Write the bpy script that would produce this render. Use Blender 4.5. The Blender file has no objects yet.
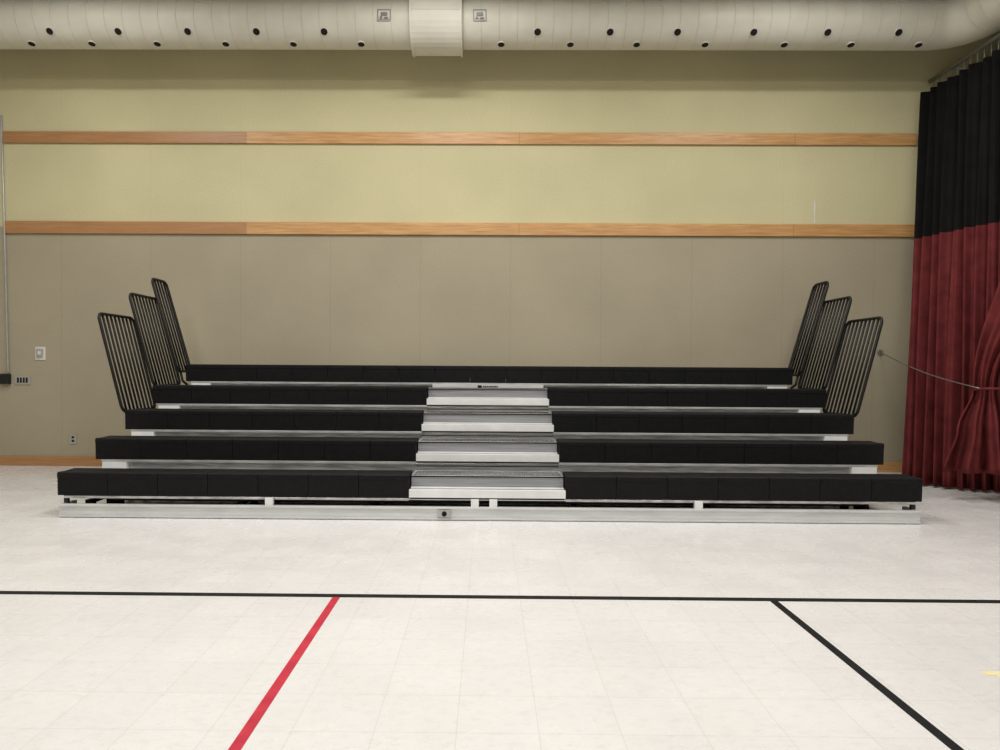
import bpy, bmesh, math, random
from mathutils import Vector, Matrix, Euler
random.seed(4)
scn = bpy.context.scene
col = scn.collection
scn.view_settings.view_transform = 'Standard'
scn.view_settings.look = 'None'

# ------------------------------------------------------------ materials
def newmat(name):
    m = bpy.data.materials.new(name); m.use_nodes = True
    nt = m.node_tree
    return m, nt, nt.nodes['Principled BSDF']

def simple(name, c, rough=.5, metal=0., c2=None, scale=8., bump=0., bscale=200., stretch=(1,1,1), spec=.5):
    m, nt, b = newmat(name)
    b.inputs['Roughness'].default_value = rough
    b.inputs['Metallic'].default_value = metal
    b.inputs['Specular IOR Level'].default_value = spec
    geo = nt.nodes.new('ShaderNodeNewGeometry')
    mp = nt.nodes.new('ShaderNodeMapping'); mp.inputs['Scale'].default_value = stretch
    nt.links.new(geo.outputs['Position'], mp.inputs['Vector'])
    n = nt.nodes.new('ShaderNodeTexNoise'); n.inputs['Scale'].default_value = scale; n.inputs['Detail'].default_value = 6
    nt.links.new(mp.outputs[0], n.inputs['Vector'])
    r = nt.nodes.new('ShaderNodeValToRGB')
    r.color_ramp.elements[0].position = .35; r.color_ramp.elements[1].position = .65
    c2 = c2 or tuple(x*.85 for x in c)
    r.color_ramp.elements[0].color = (*c2, 1); r.color_ramp.elements[1].color = (*c, 1)
    nt.links.new(n.outputs['Fac'], r.inputs[0]); nt.links.new(r.outputs[0], b.inputs['Base Color'])
    if bump:
        n2 = nt.nodes.new('ShaderNodeTexNoise'); n2.inputs['Scale'].default_value = bscale
        nt.links.new(mp.outputs[0], n2.inputs['Vector'])
        bp = nt.nodes.new('ShaderNodeBump'); bp.inputs['Strength'].default_value = bump; bp.inputs['Distance'].default_value = .01
        nt.links.new(n2.outputs['Fac'], bp.inputs['Height']); nt.links.new(bp.outputs[0], b.inputs['Normal'])
    return m

class NB:
    def __init__(s, nt): s.nt = nt
    def math(s, op, a, b=None, c=None):
        n = s.nt.nodes.new('ShaderNodeMath'); n.operation = op
        for i, v in enumerate([a, b, c]):
            if v is None: continue
            if isinstance(v, (int, float)): n.inputs[i].default_value = v
            else: s.nt.links.new(v, n.inputs[i])
        return n.outputs[0]
    def mix(s, f, a, b, mode='MIX'):
        n = s.nt.nodes.new('ShaderNodeMix'); n.data_type = 'RGBA'; n.blend_type = mode
        for i, v in ((0, f), (6, a), (7, b)):
            if isinstance(v, (int, float)): n.inputs[i].default_value = v
            elif isinstance(v, tuple): n.inputs[i].default_value = (*v, 1)
            else: s.nt.links.new(v, n.inputs[i])
        return n.outputs[2]
    def noise(s, vec, scale, detail=4, rough=.5):
        n = s.nt.nodes.new('ShaderNodeTexNoise'); n.inputs['Scale'].default_value = scale
        n.inputs['Detail'].default_value = detail; n.inputs['Roughness'].default_value = rough
        s.nt.links.new(vec, n.inputs['Vector']); return n.outputs['Fac']
    def ramp(s, f, p0, p1, v0=0., v1=1.):
        n = s.nt.nodes.new('ShaderNodeMapRange'); n.inputs[1].default_value = p0; n.inputs[2].default_value = p1
        n.inputs[3].default_value = v0; n.inputs[4].default_value = v1
        s.nt.links.new(f, n.inputs[0]); return n.outputs[0]

def wall_material():
    m, nt, b = newmat('painted_wall_two_tone'); k = NB(nt)
    geo = nt.nodes.new('ShaderNodeNewGeometry'); P = geo.outputs['Position']
    sx = nt.nodes.new('ShaderNodeSeparateXYZ'); nt.links.new(P, sx.inputs[0])
    up = k.math('GREATER_THAN', sx.outputs['Z'], 3.25)
    base = k.mix(up, (.39, .340, .245), (.60, .55, .335))
    big = k.ramp(k.noise(P, .9, 3), .3, .7, .94, 1.06)
    fine = k.ramp(k.noise(P, 60, 3, .7), .3, .7, .91, 1.09)
    v = k.math('MULTIPLY', big, fine)
    comb = nt.nodes.new('ShaderNodeCombineXYZ')
    for i in range(3): nt.links.new(v, comb.inputs[i])
    c = k.mix(1., base, comb.outputs[0], 'MULTIPLY')
    fx = k.math('FRACT', k.math('DIVIDE', k.math('ADD', sx.outputs['X'], 20.45), 1.22))
    seam = k.math('LESS_THAN', fx, .009)
    seam = k.math('MULTIPLY', seam, k.ramp(up, 0, 1, .14, .04))
    c = k.mix(seam, c, (.12, .105, .08))
    sc = k.ramp(k.noise(P, 7, 8, .85), .67, .72, 0, .4)
    c = k.mix(sc, c, (.66, .62, .48))
    sd = k.ramp(k.noise(k_off(nt, P), 5, 8, .85), .68, .73, 0, .35)
    c = k.mix(sd, c, (.22, .19, .13))
    nt.links.new(c, b.inputs['Base Color'])
    b.inputs['Roughness'].default_value = .75; b.inputs['Specular IOR Level'].default_value = .25
    bp = nt.nodes.new('ShaderNodeBump'); bp.inputs['Strength'].default_value = .1; bp.inputs['Distance'].default_value = .005
    nt.links.new(k.noise(P, 130, 2), bp.inputs['Height']); nt.links.new(bp.outputs[0], b.inputs['Normal'])
    return m
def k_off(nt, P):
    mp = nt.nodes.new('ShaderNodeMapping'); mp.inputs['Location'].default_value = (11.3, 4.1, 7.7)
    nt.links.new(P, mp.inputs[0]); return mp.outputs[0]

def floor_material():
    m, nt, b = newmat('vinyl_tile_floor'); k = NB(nt)
    geo = nt.nodes.new('ShaderNodeNewGeometry'); P = geo.outputs['Position']
    sx = nt.nodes.new('ShaderNodeSeparateXYZ'); nt.links.new(P, sx.inputs[0])
    T = .305
    tx = k.math('DIVIDE', k.math('ADD', sx.outputs['X'], 30.), T); ty = k.math('DIVIDE', k.math('ADD', sx.outputs['Y'], 30.), T)
    cell = nt.nodes.new('ShaderNodeCombineXYZ')
    nt.links.new(k.math('FLOOR', tx), cell.inputs[0]); nt.links.new(k.math('FLOOR', ty), cell.inputs[1])
    wn = nt.nodes.new('ShaderNodeTexWhiteNoise'); nt.links.new(cell.outputs[0], wn.inputs['Vector'])
    tilev = k.ramp(wn.outputs['Value'], 0, 1, .978, 1.008)
    mp = nt.nodes.new('ShaderNodeMapping'); mp.inputs['Scale'].default_value = (1, 1.6, 1); nt.links.new(P, mp.inputs[0])
    mar = k.ramp(k.noise(mp.outputs[0], 16, 8, .75), .50, .68, 0, .40)
    base = k.mix(mar, (.745, .725, .71), (.57, .54, .52))
    spk = k.ramp(k.noise(P, 90, 3, .7), .60, .70, 0, .38)
    base = k.mix(spk, base, (.46, .43, .41))
    bigs = k.ramp(k.noise(P, 1.1, 5, .6), .3, .7, .94, 1.03)
    v = k.math('MULTIPLY', tilev, bigs)
    cb = nt.nodes.new('ShaderNodeCombineXYZ')
    for i in range(3): nt.links.new(v, cb.inputs[i])
    c = k.mix(1., base, cb.outputs[0], 'MULTIPLY')
    g = k.math('MAXIMUM', k.math('LESS_THAN', k.math('FRACT', tx), .011), k.math('LESS_THAN', k.math('FRACT', ty), .011))
    c = k.mix(k.math('MULTIPLY', g, .34), c, (.40, .36, .33))
    nt.links.new(c, b.inputs['Base Color'])
    r = k.ramp(k.noise(P, 3, 4), .3, .7, .20, .34); nt.links.new(r, b.inputs['Roughness'])
    b.inputs['Specular IOR Level'].default_value = .38
    return m

def wood_material():
    m, nt, b = newmat('oak_trim_board'); k = NB(nt)
    geo = nt.nodes.new('ShaderNodeNewGeometry'); P = geo.outputs['Position']
    sx = nt.nodes.new('ShaderNodeSeparateXYZ'); nt.links.new(P, sx.inputs[0])
    q = k.math('DIVIDE', k.math('ADD', sx.outputs['X'], 18.), 3.68)
    mp = nt.nodes.new('ShaderNodeMapping'); mp.inputs['Scale'].default_value = (1.2, 14, 22); nt.links.new(P, mp.inputs[0])
    gr = k.ramp(k.noise(mp.outputs[0], 2.2, 7, .65), .3, .7, 0, 1)
    base = k.mix(gr, (.42, .205, .065), (.74, .43, .18))
    left = k.math('LESS_THAN', sx.outputs['X'], -3.28)
    base = k.mix(k.math('MULTIPLY', left, .6), base, (.31, .145, .07))
    pl = k.ramp(k.noise(mp.outputs[0], .35, 2), .4, .7, 0, .4)
    base = k.mix(pl, base, (.46, .23, .09))
    j = k.math('LESS_THAN', k.math('FRACT', q), .0025)
    base = k.mix(k.math('MULTIPLY', j, .4), base, (.1, .05, .02))
    nt.links.new(base, b.inputs['Base Color']); b.inputs['Roughness'].default_value = .4
    return m

def curtain_material():
    m, nt, b = newmat('velour_curtain'); k = NB(nt)
    geo = nt.nodes.new('ShaderNodeNewGeometry'); P = geo.outputs['Position']
    sx = nt.nodes.new('ShaderNodeSeparateXYZ'); nt.links.new(P, sx.inputs[0])
    up = k.math('GREATER_THAN', sx.outputs['Z'], 3.04)
    n = k.ramp(k.noise(P, 6, 5), .3, .7, 0, 1)
    mar = k.mix(n, (.10, .017, .018), (.165, .029, .029))
    blk = k.mix(n, (.005, .005, .005), (.009, .008, .008))
    nt.links.new(k.mix(up, mar, blk), b.inputs['Base Color'])
    b.inputs['Roughness'].default_value = .85; b.inputs['Specular IOR Level'].default_value = .12
    return m

M_wall = wall_material(); M_floor = floor_material(); M_wood = wood_material(); M_curt = curtain_material()
M_plainwall = simple('painted_block_wall', (.42, .39, .29), .8, c2=(.38, .35, .26), scale=2)
M_ceil = simple('ceiling_panels', (.30, .29, .26), .9, c2=(.24, .23, .20), scale=4)
M_seat = simple('black_seat_plastic', (.007, .007, .0075), .6, c2=(.004, .004, .005), scale=30, bump=.2, bscale=260, spec=.2)
M_galv = simple('galvanised_deck', (.66, .66, .66), .25, metal=.8, c2=(.34, .34, .35), scale=10, stretch=(1, 3, 3))
M_ris = simple('galvanised_riser', (.70, .70, .70), .3, metal=.45, c2=(.36, .36, .37), scale=5, stretch=(.8, 3, 10))
M_lip = simple('anodised_lip', (.58, .58, .57), .3, metal=.3, c2=(.40, .40, .40), scale=3, stretch=(1.5, 1, 1))
M_alu = simple('aluminium_rail', (.72, .73, .73), .35, metal=.2, c2=(.62, .63, .63), scale=3, stretch=(1, 6, 6))
M_brt = simple('bright_brushed_aluminium', (.88, .89, .89), .22, metal=.6, c2=(.55, .56, .57), scale=4, stretch=(1, 3, 14))
M_white = simple('light_grey_steel', (.84, .84, .83), .4, c2=(.76, .76, .76), scale=6)
M_step = simple('step_riser_grey', (.42, .43, .46), .3, metal=.3, c2=(.32, .33, .36), scale=5, stretch=(.5, 4, 12))
M_blk = simple('black_powder_coat', (.008, .008, .008), .42, c2=(.005, .005, .005), scale=20, spec=.3)
M_dark = simple('dark_steel_frame', (.025, .025, .027), .6, metal=.3, c2=(.015, .015, .015))
M_rub = simple('black_rubber', (.010, .010, .010), .85, spec=.2)
M_duct = simple('painted_duct', (.70, .675, .58), .5, c2=(.64, .61, .515), scale=3)
M_seam = simple('painted_duct_seam', (.66, .635, .54), .5, c2=(.60, .575, .48), scale=3)
M_hole = simple('nozzle_dark', (.015, .015, .014), .7, spec=.2)
M_plate = simple('steel_cover_plate', (.5, .5, .47), .35, metal=.4)
M_plastic = simple('white_plastic', (.75, .74, .70), .4)
M_ltape = simple('black_floor_tape', (.008, .008, .009), .6, c2=(.013, .013, .013), scale=20, spec=.15)
M_rtape = simple('red_floor_tape', (.46, .022, .045), .55, c2=(.56, .035, .06), scale=12, spec=.25)
M_ytape = simple('yellow_floor_tape', (.8, .68, .3), .5, c2=(.8, .72, .45), scale=20)
M_steel = simple('track_steel', (.28, .28, .26), .45, metal=.6)

# ------------------------------------------------------------ mesh builder
class MB:
    def __init__(s): s.bm = bmesh.new(); s.mats = []
    def mi(s, mat):
        if mat not in s.mats: s.mats.append(mat)
        return s.mats.index(mat)
    def box(s, x0, x1, y0, y1, z0, z1, mat):
        i = s.mi(mat)
        v = [s.bm.verts.new(p) for p in ((x0,y0,z0),(x1,y0,z0),(x1,y1,z0),(x0,y1,z0),(x0,y0,z1),(x1,y0,z1),(x1,y1,z1),(x0,y1,z1))]
        for f in ((0,3,2,1),(4,5,6,7),(0,1,5,4),(1,2,6,5),(2,3,7,6),(3,0,4,7)):
            s.bm.faces.new([v[a] for a in f]).material_index = i
    def prism(s, prof, x0, x1, mat):
        i = s.mi(mat)
        a = [s.bm.verts.new((x0, y, z)) for y, z in prof]; b = [s.bm.verts.new((x1, y, z)) for y, z in prof]
        fs = [s.bm.faces.new(a), s.bm.faces.new(b[::-1])]
        n = len(prof)
        for k in range(n): fs.append(s.bm.faces.new([a[k], b[k], b[(k+1)%n], a[(k+1)%n]]))
        for f in fs: f.material_index = i
    def cyl(s, p0, p1, r, mat, n=16, r2=None):
        i = s.mi(mat); p0 = Vector(p0); p1 = Vector(p1); d = (p1-p0).normalized()
        u = d.orthogonal().normalized(); w = d.cross(u); r2 = r if r2 is None else r2
        a = [s.bm.verts.new(p0 + r*(math.cos(t)*u + math.sin(t)*w)) for t in [2*math.pi*k/n for k in range(n)]]
        b = [s.bm.verts.new(p1 + r2*(math.cos(t)*u + math.sin(t)*w)) for t in [2*math.pi*k/n for k in range(n)]]
        fs = [s.bm.faces.new(a[::-1]), s.bm.faces.new(b)]
        for k in range(n):
            f = s.bm.faces.new([a[k], a[(k+1)%n], b[(k+1)%n], b[k]]); f.smooth = True; fs.append(f)
        for f in fs: f.material_index = i
    def tube(s, pts, r, mat, n=10, closed=False, caps=True):
        i = s.mi(mat); pts = [Vector(p) for p in pts]; N = len(pts); rings = []
        pu = None
        for k in range(N):
            if closed: d = (pts[(k+1)%N]-pts[k-1]).normalized()
            else: d = (pts[min(k+1, N-1)]-pts[max(k-1, 0)]).normalized()
            u = d.orthogonal().normalized() if pu is None else (pu - d*pu.dot(d)).normalized()
            pu = u; w = d.cross(u); rr = r[k] if isinstance(r, list) else r
            rings.append([s.bm.verts.new(pts[k] + rr*(math.cos(2*math.pi*j/n)*u + math.sin(2*math.pi*j/n)*w)) for j in range(n)])
        for k in range(N if closed else N-1):
            A, B = rings[k], rings[(k+1)%N]
            for j in range(n):
                f = s.bm.faces.new([A[j], A[(j+1)%n], B[(j+1)%n], B[j]]); f.smooth = True; f.material_index = i
        if not closed and caps:
            s.bm.faces.new(rings[0][::-1]).material_index = i; s.bm.faces.new(rings[-1]).material_index = i
    def done(s, name, parent=None, bevel=0.):
        bmesh.ops.recalc_face_normals(s.bm, faces=s.bm.faces[:])
        me = bpy.data.meshes.new(name); s.bm.to_mesh(me); s.bm.free()
        for m in s.mats: me.materials.append(m)
        o = bpy.data.objects.new(name, me); col.objects.link(o)
        if bevel:
            b = o.modifiers.new('bevel', 'BEVEL'); b.width = bevel; b.segments = 2; b.limit_method = 'ANGLE'
        if parent: o.parent = parent
        return o
def empty(name):
    e = bpy.data.objects.new(name, None); col.objects.link(e); e.empty_display_size = .2; return e

# ------------------------------------------------------------ room
WY = 9.75; XL, XR, YB, ZC = -8.0, 6.7, -4.0, 6.3
def rb(name, *a):
    b = MB(); b.box(*a); return b.done(name)
rb('floor', XL-.2, XR+.2, YB-.2, WY+.2, -.1, 0, M_floor)
rb('ceiling', XL-.2, XR+.2, YB-.2, WY+.2, ZC, ZC+.1, M_ceil)
rb('wall_back', XL-.2, XR+.2, WY, WY+.2, 0, ZC, M_wall)
rb('wall_left', XL-.2, XL, YB, WY, 0, ZC, M_plainwall)
rb('wall_right', XR, XR+.2, YB, WY, 0, ZC, M_plainwall)
rb('wall_front', XL, XR, YB-.2, YB, 0, ZC, M_plainwall)
b = MB(); b.box(-6.58, 5.71, WY-.035, WY, 4.375, 4.53, M_wood); b.done('trim_1', bevel=.006)
b = MB(); b.box(-6.56, 5.70, WY-.035, WY, 3.155, 3.32, M_wood); b.done('trim_2', bevel=.006)
b = MB(); b.box(XL, XR, WY-.025, WY, 0, .13, M_wood); b.done('baseboard_back', bevel=.005)

# floor markings
LY = 4.23
b = MB(); b.box(XL+.3, XR-.3, LY-.03, LY+.03, 0, .0015, M_ltape); b.done('floor_tape_black_crossline')
b = MB(); b.box(-.905, -.860, YB+.3, LY-.03, 0, .0015, M_rtape); b.done('floor_tape_red')
b = MB(); b.box(1.655, 1.70, YB+.3, LY-.03, 0, .0015, M_ltape); b.done('floor_tape_black_sideline')
b = MB(); b.box(2.22, 2.32, 3.19, 3.235, 0, .0015, M_ytape); b.box(2.26, 2.32, 3.14, 3.19, 0, .0015, M_ytape); b.done('floor_tape_yellow')

# ------------------------------------------------------------ bleachers
BL = empty('telescopic_bleachers')
D = [6.42, 7.04, 7.62, 8.24, 8.84]
T = [.40 + .2475*i for i in range(5)]
HW = [3.87, 3.865, 3.865, 3.86, 3.73]
AW = .70
seats = MB(); decks = MB(); frame = MB(); steps = MB()
def seat(x0, x1, d, t):
    g = .0016
    prof = [(d+.008, t-.21), (d+.003, t-.05), (d-.002, t-.045), (d-.002, t-.010), (d+.008, t), (d+.13, t-.004), (d+.27, t), (d+.30, t-.012), (d+.30, t-.13), (d+.03, t-.13), (d+.03, t-.21)]
    seats.prism(prof, x0+g, x1-g, M_seat)
for k in range(5):
    d, t, hw = D[k], T[k], HW[k]
    if k < 4:
        n = 7; w = (hw-AW)/n
        for i in range(n):
            seat(-hw+i*w, -hw+(i+1)*w, d, t); seat(AW+i*w, AW+(i+1)*w, d, t)
    else:
        n = 17; w = 2*hw/n
        for i in range(n): seat(-hw+i*w, -hw+(i+1)*w, d, t)
    dend = D[k+1]+.10 if k < 4 else 9.5
    dk = t-.135
    e = hw-.06
    decks.box(-e, e, d+.035, dend, dk-.02, dk, M_galv)            # deck sheet
    decks.box(-e, e, d+.032, d+.06, dk-.098, dk-.021, M_brt)       # nose beam
    for xa, xb in ((-e, -AW), (AW, e)) if k < 4 else ((-e, e),):
        decks.box(xa, xb, d+.002, d+.0315, dk-.099, dk-.0765, M_lip if k else M_galv)   # silver lip under the seats
    if k < 4:
        decks.box(-AW, AW, d-.005, d+.031, dk-.070, dk+.002, M_white)  # aisle nosing
        decks.box(-AW+.01, AW-.01, d+.0, d+.031, dk-.085, dk-.0705, M_dark)  # dark strip standing in for the shaded gap under the nosing
    if k > 0:
        lo = T[k-1]-.135
        for xa, xb in ((-e+.25, -AW-.001), (AW+.001, e-.25)):
            decks.box(xa, xb, d+.055, d+.063, lo+.003, dk-.0985, M_ris)   # riser sheet
        decks.box(-AW, AW, d+.040, d+.047, lo+.003, dk-.0985, M_brt)   # riser sheet in aisle
        decks.box(-AW, AW, d+.034, d+.0395, dk-.125, dk-.117, M_dark)  # thin dark line in place of a shaded gap above the riser
        for sx in (-1, 1):                                       # light end brackets
            xa, xb = sorted((sx*(e-.01), sx*(e-.25)))
            decks.box(xa, xb, d+.0, d+.09, dk-.17, dk-.0995, M_white)
    # cantilever arms + posts + floor channels
    for px in (-3.55, -2.15, -.95, .95, 2.15, 3.55):
        frame.box(px-.02, px+.02, d+.12, dend-.11, dk-.11, dk-.021, M_dark)
        yy = d+.40
        xx = px + (k-2)*.055
        frame.box(xx-.025, xx+.025, yy, yy+.05, .12, dk-.11, M_dark)
        frame.box(xx-.022, xx+.022, yy-.28, yy+.2, .09, .13, M_dark)
        for wy in (yy-.22, yy+.14):
            frame.cyl((xx-.02, wy, .062), (xx+.02, wy, .062), .06, M_rub, 18)
# longitudinal dark strip and back sheet, added to imitate shade below the first deck
frame.box(-3.45, 3.45, 6.55, 6.60, .125, .205, M_dark)
frame.box(-3.45, 3.45, 7.16, 7.17, .01, .24, M_dark)
for s in (-1, 1):
    frame.tube([(s*.9, 9.40, .25), (s*3.3, 9.40, 1.05)], .012, M_dark, 8)
    frame.tube([(s*.9, 9.42, 1.05), (s*3.3, 9.42, .25)], .012, M_dark, 8)
for s in (-1, 1):
    frame.cyl((s*3.42, 6.66, .09), (s*3.48, 6.66, .09), .088, M_rub, 20)
# front base rail
decks.box(-3.83, 3.83, 6.385, 6.43, .005, .118, M_alu)
decks.box(-3.83, 3.83, 6.372, 6.385, .005, .022, M_alu)
decks.box(-3.83, 3.83, 6.372, 6.385, .10, .118, M_alu)
for s in (-1, 1):
    xa, xb = sorted((s*3.83, s*3.79)); decks.box(xa, xb, 6.43, 6.60, .005, .118, M_alu)
for x in (-1.95, -.11, .055, 1.88):
    decks.box(x-.035, x+.035, 6.392, 6.44, .118, .185, M_white)
for s in (-3.80, 3.80):
    decks.box(s-.02, s+.02, 6.44, 6.47, .118, .20, M_dark)
# control socket on rail
steps.box(-.44, -.32, 6.362, 6.372, .03, .095, M_plate)
steps.cyl((-.38, 6.353, .062), (-.38, 6.363, .062), .022, M_rub, 18)
# aisle steps
for k in range(4):
    d, t = D[k], T[k]; dk = t-.133; top = t-.018
    y0, y1 = d+.10, d+.42; w = AW-.012
    steps.box(-w, w, y0, y0+.012, dk+.002, top-.016, M_step)
    for j in range(3):
        z = dk+.022+j*.027
        steps.box(-w+.01, w-.01, y0-.005, y0, z, z+.008, M_step)
    steps.box(-w, w, y0-.012, y1, top-.016, top, M_brt)
    steps.box(-w, w, y0-.016, y0-.012, top-.016, top-.004, M_rub)
    for j in range(4): steps.box(-w+.02, w-.02, y0+.02+j*.07, y0+.04+j*.07, top, top+.002, M_rub)
    for s in (-1, 1):
        xa, xb = sorted((s*w, s*(w-.012))); steps.box(xa, xb, y0+.012, y1, dk+.002, top-.016, M_white)
    steps.box(-w, w, y0-.06, y0-.0005, dk+.002, dk+.012, M_white)
# maker plate on row five riser
steps.box(-.68, .68, D[4]-.006, D[4]+.001, 1.185-.078, 1.185-.020, M_alu)
x = -.06
for w_ in (.02, .012, .016, .01, .018, .014, .012, .02, .012):
    steps.box(x, x+w_, D[4]-.010, D[4]-.006, 1.128, 1.146, M_blk); x += w_+.006
steps.box(-.125, -.075, D[4]-.010, D[4]-.006, 1.122, 1.152, M_blk)
seats.done('seat_modules', BL, .0025); decks.done('decks_and_rails', BL, .0025)
frame.done('understructure', BL, .002); steps.done('aisle_steps', BL)

def guard(name, s, y0, L, xb, zb, xt, zt, nb):
    g = MB(); r = .0165
    def P(a, t): return Vector((s*(xb+(xt-xb)*t), y0+a, zb+(zt-zb)*t))
    H = Vector((xt-xb, zt-zb)).length
    pts = []; c = .075
    def corner(cx, ct, a0, a1):
        for q in range(7):
            a = a0+(a1-a0)*q/6
            pts.append(P(cx+c*math.cos(a), (ct*H+c*math.sin(a))/H))
    corner(c, c/H, math.pi*1.5, math.pi); corner(c, 1-c/H, math.pi, math.pi/2)
    corner(L-c, 1-c/H, math.pi/2, 0); corner(L-c, c/H, 0, -math.pi/2)
    g.tube(pts, r, M_blk, 10, closed=True)
    for i in range(1, nb+1):
        a = L*i/(nb+1)
        g.tube([P(a, 0), P(a, .5), P(a, 1)], .013, M_blk, 8)
    for a in (L*.18, L*.75):
        p = P(a, 0); g.tube([p, p+Vector((-s*.03, 0, -.12)), p+Vector((-s*.09, 0, -.17))], .016, M_blk, 8)
    g.done(name, BL)
for s, nm in ((-1, 'left'), (1, 'right')):
    guard(f'guard_rail_{nm}_1', s, 7.62, .76, 3.885, .87, 4.15, 1.92, 8)
    guard(f'guard_rail_{nm}_2', s, 8.26, .72, 3.85, 1.13, 4.14, 2.20, 8)
    guard(f'guard_rail_{nm}_3', s, 8.88, .40, 3.84, 1.30, 4.17, 2.45, 4)

# ------------------------------------------------------------ air duct
DU = empty('air_duct')
R = .30; CY, CZ = 9.0, 5.64; EX = 5.87; ER = .45
pts = []
N = 60
for i in range(N+1): pts.append((XL+.02+(EX-ER-XL-.02)*i/N, CY, CZ))
for q in range(1, 12):
    a = math.pi/2*q/12
    pts.append((EX-ER+ER*math.sin(a), CY-ER+ER*math.cos(a), CZ))
for i in range(40): pts.append((EX, CY-ER-(CY-ER-.2)*i/39, CZ))
b = MB(); b.tube(pts, R, M_duct, 48)
def ring(c, ax):
    c = Vector(c); ax = Vector(ax)
    b.cyl(c-ax*.005, c+ax*.005, R+.002, M_seam, 48)
x = XL+.3
while x < EX-ER: ring((x, CY, CZ), (1, 0, 0)); x += .217
y = CY-ER
while y > .3: ring((EX, y, CZ), (0, 1, 0)); y -= .217
b.done('duct_run', DU)
b = MB()
prof = [(CY-.37, ZC), (CY-.37, CZ)] + [(CY-.37*math.cos(a), CZ-.37*math.sin(a)) for a in [math.pi*i/18 for i in range(1, 18)]] + [(CY+.37, CZ), (CY+.37, ZC)]
xa, xb = (410-489)/82., (461-489)/82.
b.prism(prof, xa, xb, M_duct)
for xx in (xa, xb-.02):
    b.prism([(CY-.385, ZC), (CY-.385, CZ)] + [(CY-.385*math.cos(a), CZ-.385*math.sin(a)) for a in [math.pi*i/18 for i in range(1, 18)]] + [(CY+.385, CZ), (CY+.385, ZC)], xx-.002, xx+.022, M_duct)
b.box(xa+.02, xb-.02, CY-.378, CY-.37, CZ-.01, CZ+.01, M_duct)
b.done('plenum_drop', DU)
b = MB()
def nozzle(X, el):
    e = math.radians(el); d = Vector((0, -math.cos(e), -math.sin(e))); c = Vector((X, CY, CZ))
    b.cyl(c+d*(R-.01), c+d*(R+.008), .050, M_duct, 18, .046); b.cyl(c+d*(R+.004), c+d*(R+.010), .041, M_hole, 18)
def DX(px): return (px-489)/80.+(.03 if px > 700 else 0)
for px in (-10, 60, 127, 195, 262, 328, 535, 605, 670, 741, 812, 880): nozzle(DX(px), 43)
for px in (35, 95, 160, 228, 295, 362, 500, 568, 633, 700, 775, 840, 906): nozzle(DX(px), 75)
b.done('nozzles', DU)
b = MB()
for px in (387, 479):   # small stickers
    X = (px-489)/80.; el = math.radians(8)
    c = Vector((X, CY-(R+.009)*math.cos(el), CZ-(R+.009)*math.sin(el)))
    for a0, a1, z0, z1 in ((-.08, .08, .055, .065), (-.08, .08, -.065, -.055), (-.08, -.07, -.055, .055), (.07, .08, -.055, .055), (-.04, .04, -.01, .03), (-.05, -.02, -.04, -.02), (.0, .05, -.04, -.025)):
        b.box(c.x+a0, c.x+a1, c.y, c.y+.004, c.z+z0, c.z+z1, M_steel)
b.done('stickers', DU)
b = MB()   # hanger straps
for X in (-6.5, -4.2, -1.9, 1.6, 3.7):
    b.box(X-.015, X+.015, CY-.003, CY+.003, CZ+R, ZC, M_steel)
b.done('hanger_straps', DU)

# ------------------------------------------------------------ curtain
CU = empty('stage_curtain')
def loft(name, levels, nu, nv, freq, amp, seed):
    rnd = random.Random(seed); ph = [rnd.uniform(0, 6.28) for _ in range(4)]
    def along(poly, u):
        ls = [math.dist(poly[i], poly[i+1]) for i in range(len(poly)-1)]; Lt = sum(ls); q = u*Lt
        for i, l in enumerate(ls):
            if q <= l or i == len(ls)-1:
                f = min(q/l, 1); a, c = poly[i], poly[i+1]
                return Vector((a[0]+(c[0]-a[0])*f, a[1]+(c[1]-a[1])*f))
            q -= l
    bm = bmesh.new(); grid = []
    zs0, zs1 = levels[0][0], levels[-1][0]
    for j in range(nv+1):
        z = zs0+(zs1-zs0)*j/nv
        for li in range(len(levels)-1):
            if levels[li][0] >= z-1e-6 >= levels[li+1][0]-1e-5: break
        A, B = levels[li], levels[li+1]; f = (A[0]-z)/(A[0]-B[0])
        f2 = f*f*(3-2*f) if len(levels) > 2 else f
        am = A[2]+(B[2]-A[2])*f; row = []
        for i in range(nu+1):
            u = i/nu
            def pt(u_): return along(A[1], u_).lerp(along(B[1], u_), f2)
            p = pt(u); q = pt(min(u+.01, 1))-pt(max(u-.01, 0)); n = Vector((q.y, -q.x)); n = n.normalized() if n.length > 1e-6 else Vector((1, 0))
            w = math.sin(u*freq*6.283+ph[0]+.5*math.sin(u*13+ph[1])) + .35*math.sin(u*freq*2.3*6.283+ph[2]+z*.6) + .3*math.sin(u*freq*.41*6.28+ph[3]+z*.9)
            p = p + n*(w*amp*am)
            row.append(bm.verts.new((p.x, p.y, z)))
        grid.append(row)
    for j in range(nv):
        for i in range(nu):
            fc = bm.faces.new([grid[j][i], grid[j][i+1], grid[j+1][i+1], grid[j+1][i]]); fc.smooth = True
    me = bpy.data.meshes.new(name); bm.to_mesh(me); bm.free(); me.materials.append(M_curt)
    o = bpy.data.objects.new(name, me); col.objects.link(o); o.parent = CU
    sm = o.modifiers.new('thick', 'SOLIDIFY'); sm.thickness = .006
    return o
TZ = 5.02
loft('hanging_panel', [(TZ, [(5.74, 9.6), (5.84, 8.0)], 1.), (.02, [(5.04, 8.74), (5.38, 8.25), (5.8, 8.0)], 1.2)], 260, 40, 9, .055, 3)
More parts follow.
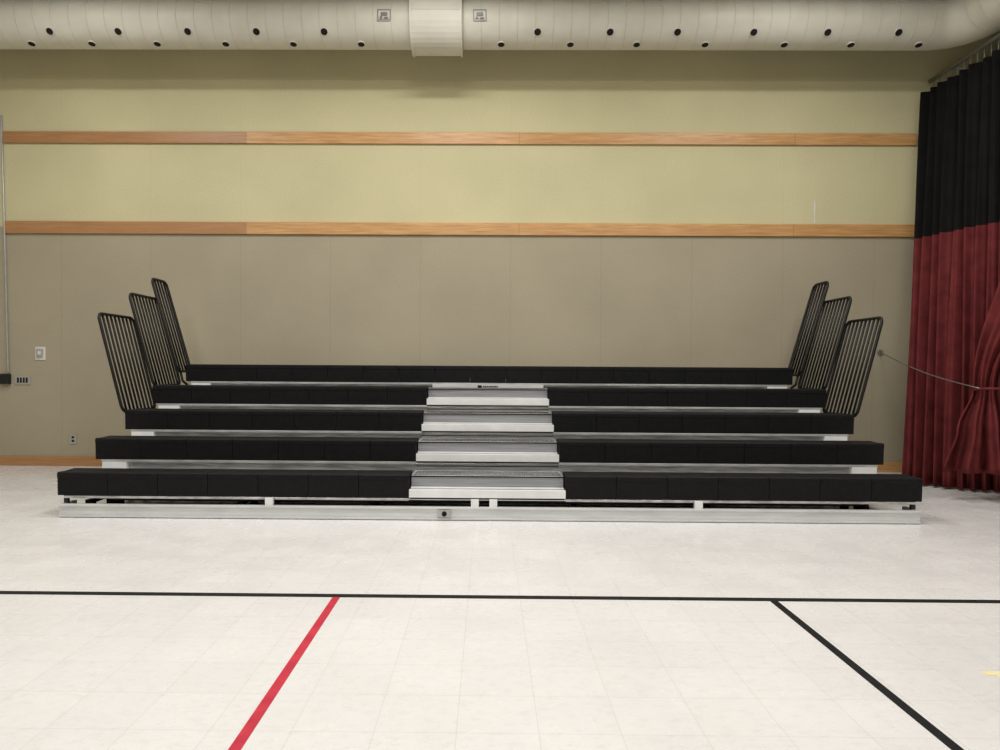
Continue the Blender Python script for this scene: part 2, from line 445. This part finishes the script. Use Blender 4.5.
loft('tied_back_panel', [(TZ, [(5.84, 8.0), (5.84, 5.4)], 1.), (3.0, [(5.80, 7.9), (5.84, 5.9)], 1.1), (1.17, [(5.16, 7.70), (5.46, 7.45)], .5), (.75, [(4.93, 7.62), (5.65, 7.26)], 1.0), (.30, [(4.84, 7.68), (5.80, 7.08)], 1.4)], 300, 70, 5, .08, 8)
b = MB()
b.tube([(5.32+.21*math.cos(a), 7.56+.18*math.sin(a), 1.17+.01*math.sin(a*2)) for a in [2*math.pi*i/24 for i in range(24)]], .014, M_curt, 8, closed=True)
b.done('tie_cord', CU)
b = MB()
b.tube([(5.86, 9.70, 5.215), (5.86, 4.0, 5.215)], .026, M_steel, 10)
for i in range(46):
    y = 9.6-i*.12
    b.cyl((5.85, y, 5.01), (5.855, y, 5.20), .005, M_steel, 6)
for y in (9.3, 8.0, 6.5, 5.0):
    b.cyl((5.86, y, 5.215), (XR, y, 5.215), .012, M_steel, 8)
b.done('curtain_track', CU)
b = MB()
cab = []
A, B = Vector((5.27, 9.735, 1.61)), Vector((5.10, 7.52, 1.18))
for i in range(17):
    f = i/16; p = A.lerp(B, f); p.z -= .05*math.sin(math.pi*f); cab.append(p)
b.tube(cab, .007, M_steel, 6)
b.cyl((5.27, 9.75, 1.61), (5.27, 9.73, 1.61), .035, M_steel, 14)
b.done('tieback_cable', CU)

# ------------------------------------------------------------ wall fittings
def WX(px): return (px-489)/73.85
def WZ(py): return 1.34+(370-py)/73.85
def plate(name, px, py, w, h, kind):
    b = MB(); X, Z = WX(px), WZ(py)
    b.box(X-w/2, X+w/2, WY-.012, WY, Z-h/2, Z+h/2, M_plate if kind != 'sw' else M_plastic)
    if kind == 'sw':
        b.box(X-.045, X+.045, WY-.03, WY-.012, Z-.05, Z+.06, M_plate); b.box(X-.02, X+.02, WY-.036, WY-.03, Z-.02, Z+.03, M_plastic)
    if kind == 'out':
        for dz in (-.025, .025): b.box(X-.018, X+.018, WY-.016, WY-.012, Z+dz-.014, Z+dz+.014, M_rub)
    if kind == 'gang':
        for dx in (-.06, -.02, .02, .06): b.box(X+dx-.012, X+dx+.012, WY-.018, WY-.012, Z-.035, Z+.035, M_rub)
    b.done(name, bevel=.002)
plate('thermostat', 39, 356, .14, .18, 'sw')
plate('light_switch', 21, 383, .22, .12, 'gang')
plate('wall_outlet', 72, 442, .09, .13, 'out')
b = MB()
b.tube([(WX(1), WY-.02, 4.75), (WX(4), WY-.02, 3.1), (WX(7), WY-.02, 1.27)], .014, M_plate, 8)
b.box(WX(7)-.09, WX(7)+.03, WY-.06, WY-.001, 1.11, 1.25, M_dark)
b.done('electrical_conduit', bevel=.001)
b = MB(); b.box(WX(811.5), WX(812.6), WY-.003, WY, WZ(222), WZ(200), M_plastic); b.done('wall_patch_strip')

# ------------------------------------------------------------ ceiling lights
def lamp(x, y, e):
    E = empty('ceiling_light'); E.location = (x, y, ZC-.35)
    b = MB()
    b.prism([(-.16, .06), (-.22, -.02), (-.2, -.02), (-.14, .045), (.14, .045), (.2, -.02), (.22, -.02), (.16, .06)], -.65, .65, M_white)
    for hx in (-.5, .5): b.cyl((hx, 0, .06), (hx, 0, .35), .006, M_steel, 6)
    o = b.done('housing', E)
    L = bpy.data.lights.new('lamp', 'AREA'); L.shape = 'RECTANGLE'; L.size = 1.25; L.size_y = .36; L.energy = e; L.color = (1, .985, .955)
    lo = bpy.data.objects.new('lamp', L); col.objects.link(lo); lo.parent = E; lo.location = (0, 0, -.03)
for y, e in ((-1.5, 56), (1.8, 62), (4.6, 94), (7.0, 74)):
    for x, kx in ((-4.8, .85), (-.6, 1.22), (3.6, .92)):
        lamp(x, y, e*kx)
w = bpy.data.worlds.new('world'); scn.world = w; w.use_nodes = True
w.node_tree.nodes['Background'].inputs[0].default_value = (1, .98, .95, 1)
w.node_tree.nodes['Background'].inputs[1].default_value = .1

# ------------------------------------------------------------ camera
F = 720.; yaw, pitch, roll = .010, -.015, .0060
cd = bpy.data.cameras.new('camera'); cam = bpy.data.objects.new('camera', cd); col.objects.link(cam)
cd.sensor_width = 36; cd.lens = F*36/1000; cd.clip_start = .05
cam.location = (0, 0, 1.34)
Rm = Matrix.Rotation(yaw, 3, 'Z') @ Matrix.Rotation(math.pi/2+pitch, 3, 'X') @ Matrix.Rotation(roll, 3, 'Z')
cam.rotation_euler = Rm.to_euler()
v = Rm.transposed() @ Vector((0, 1, 0))
px = 500+F*v.x/-v.z; py = 375-F*v.y/-v.z
cd.shift_x = (px-488)/1000; cd.shift_y = (370-py)/1000
scn.camera = cam
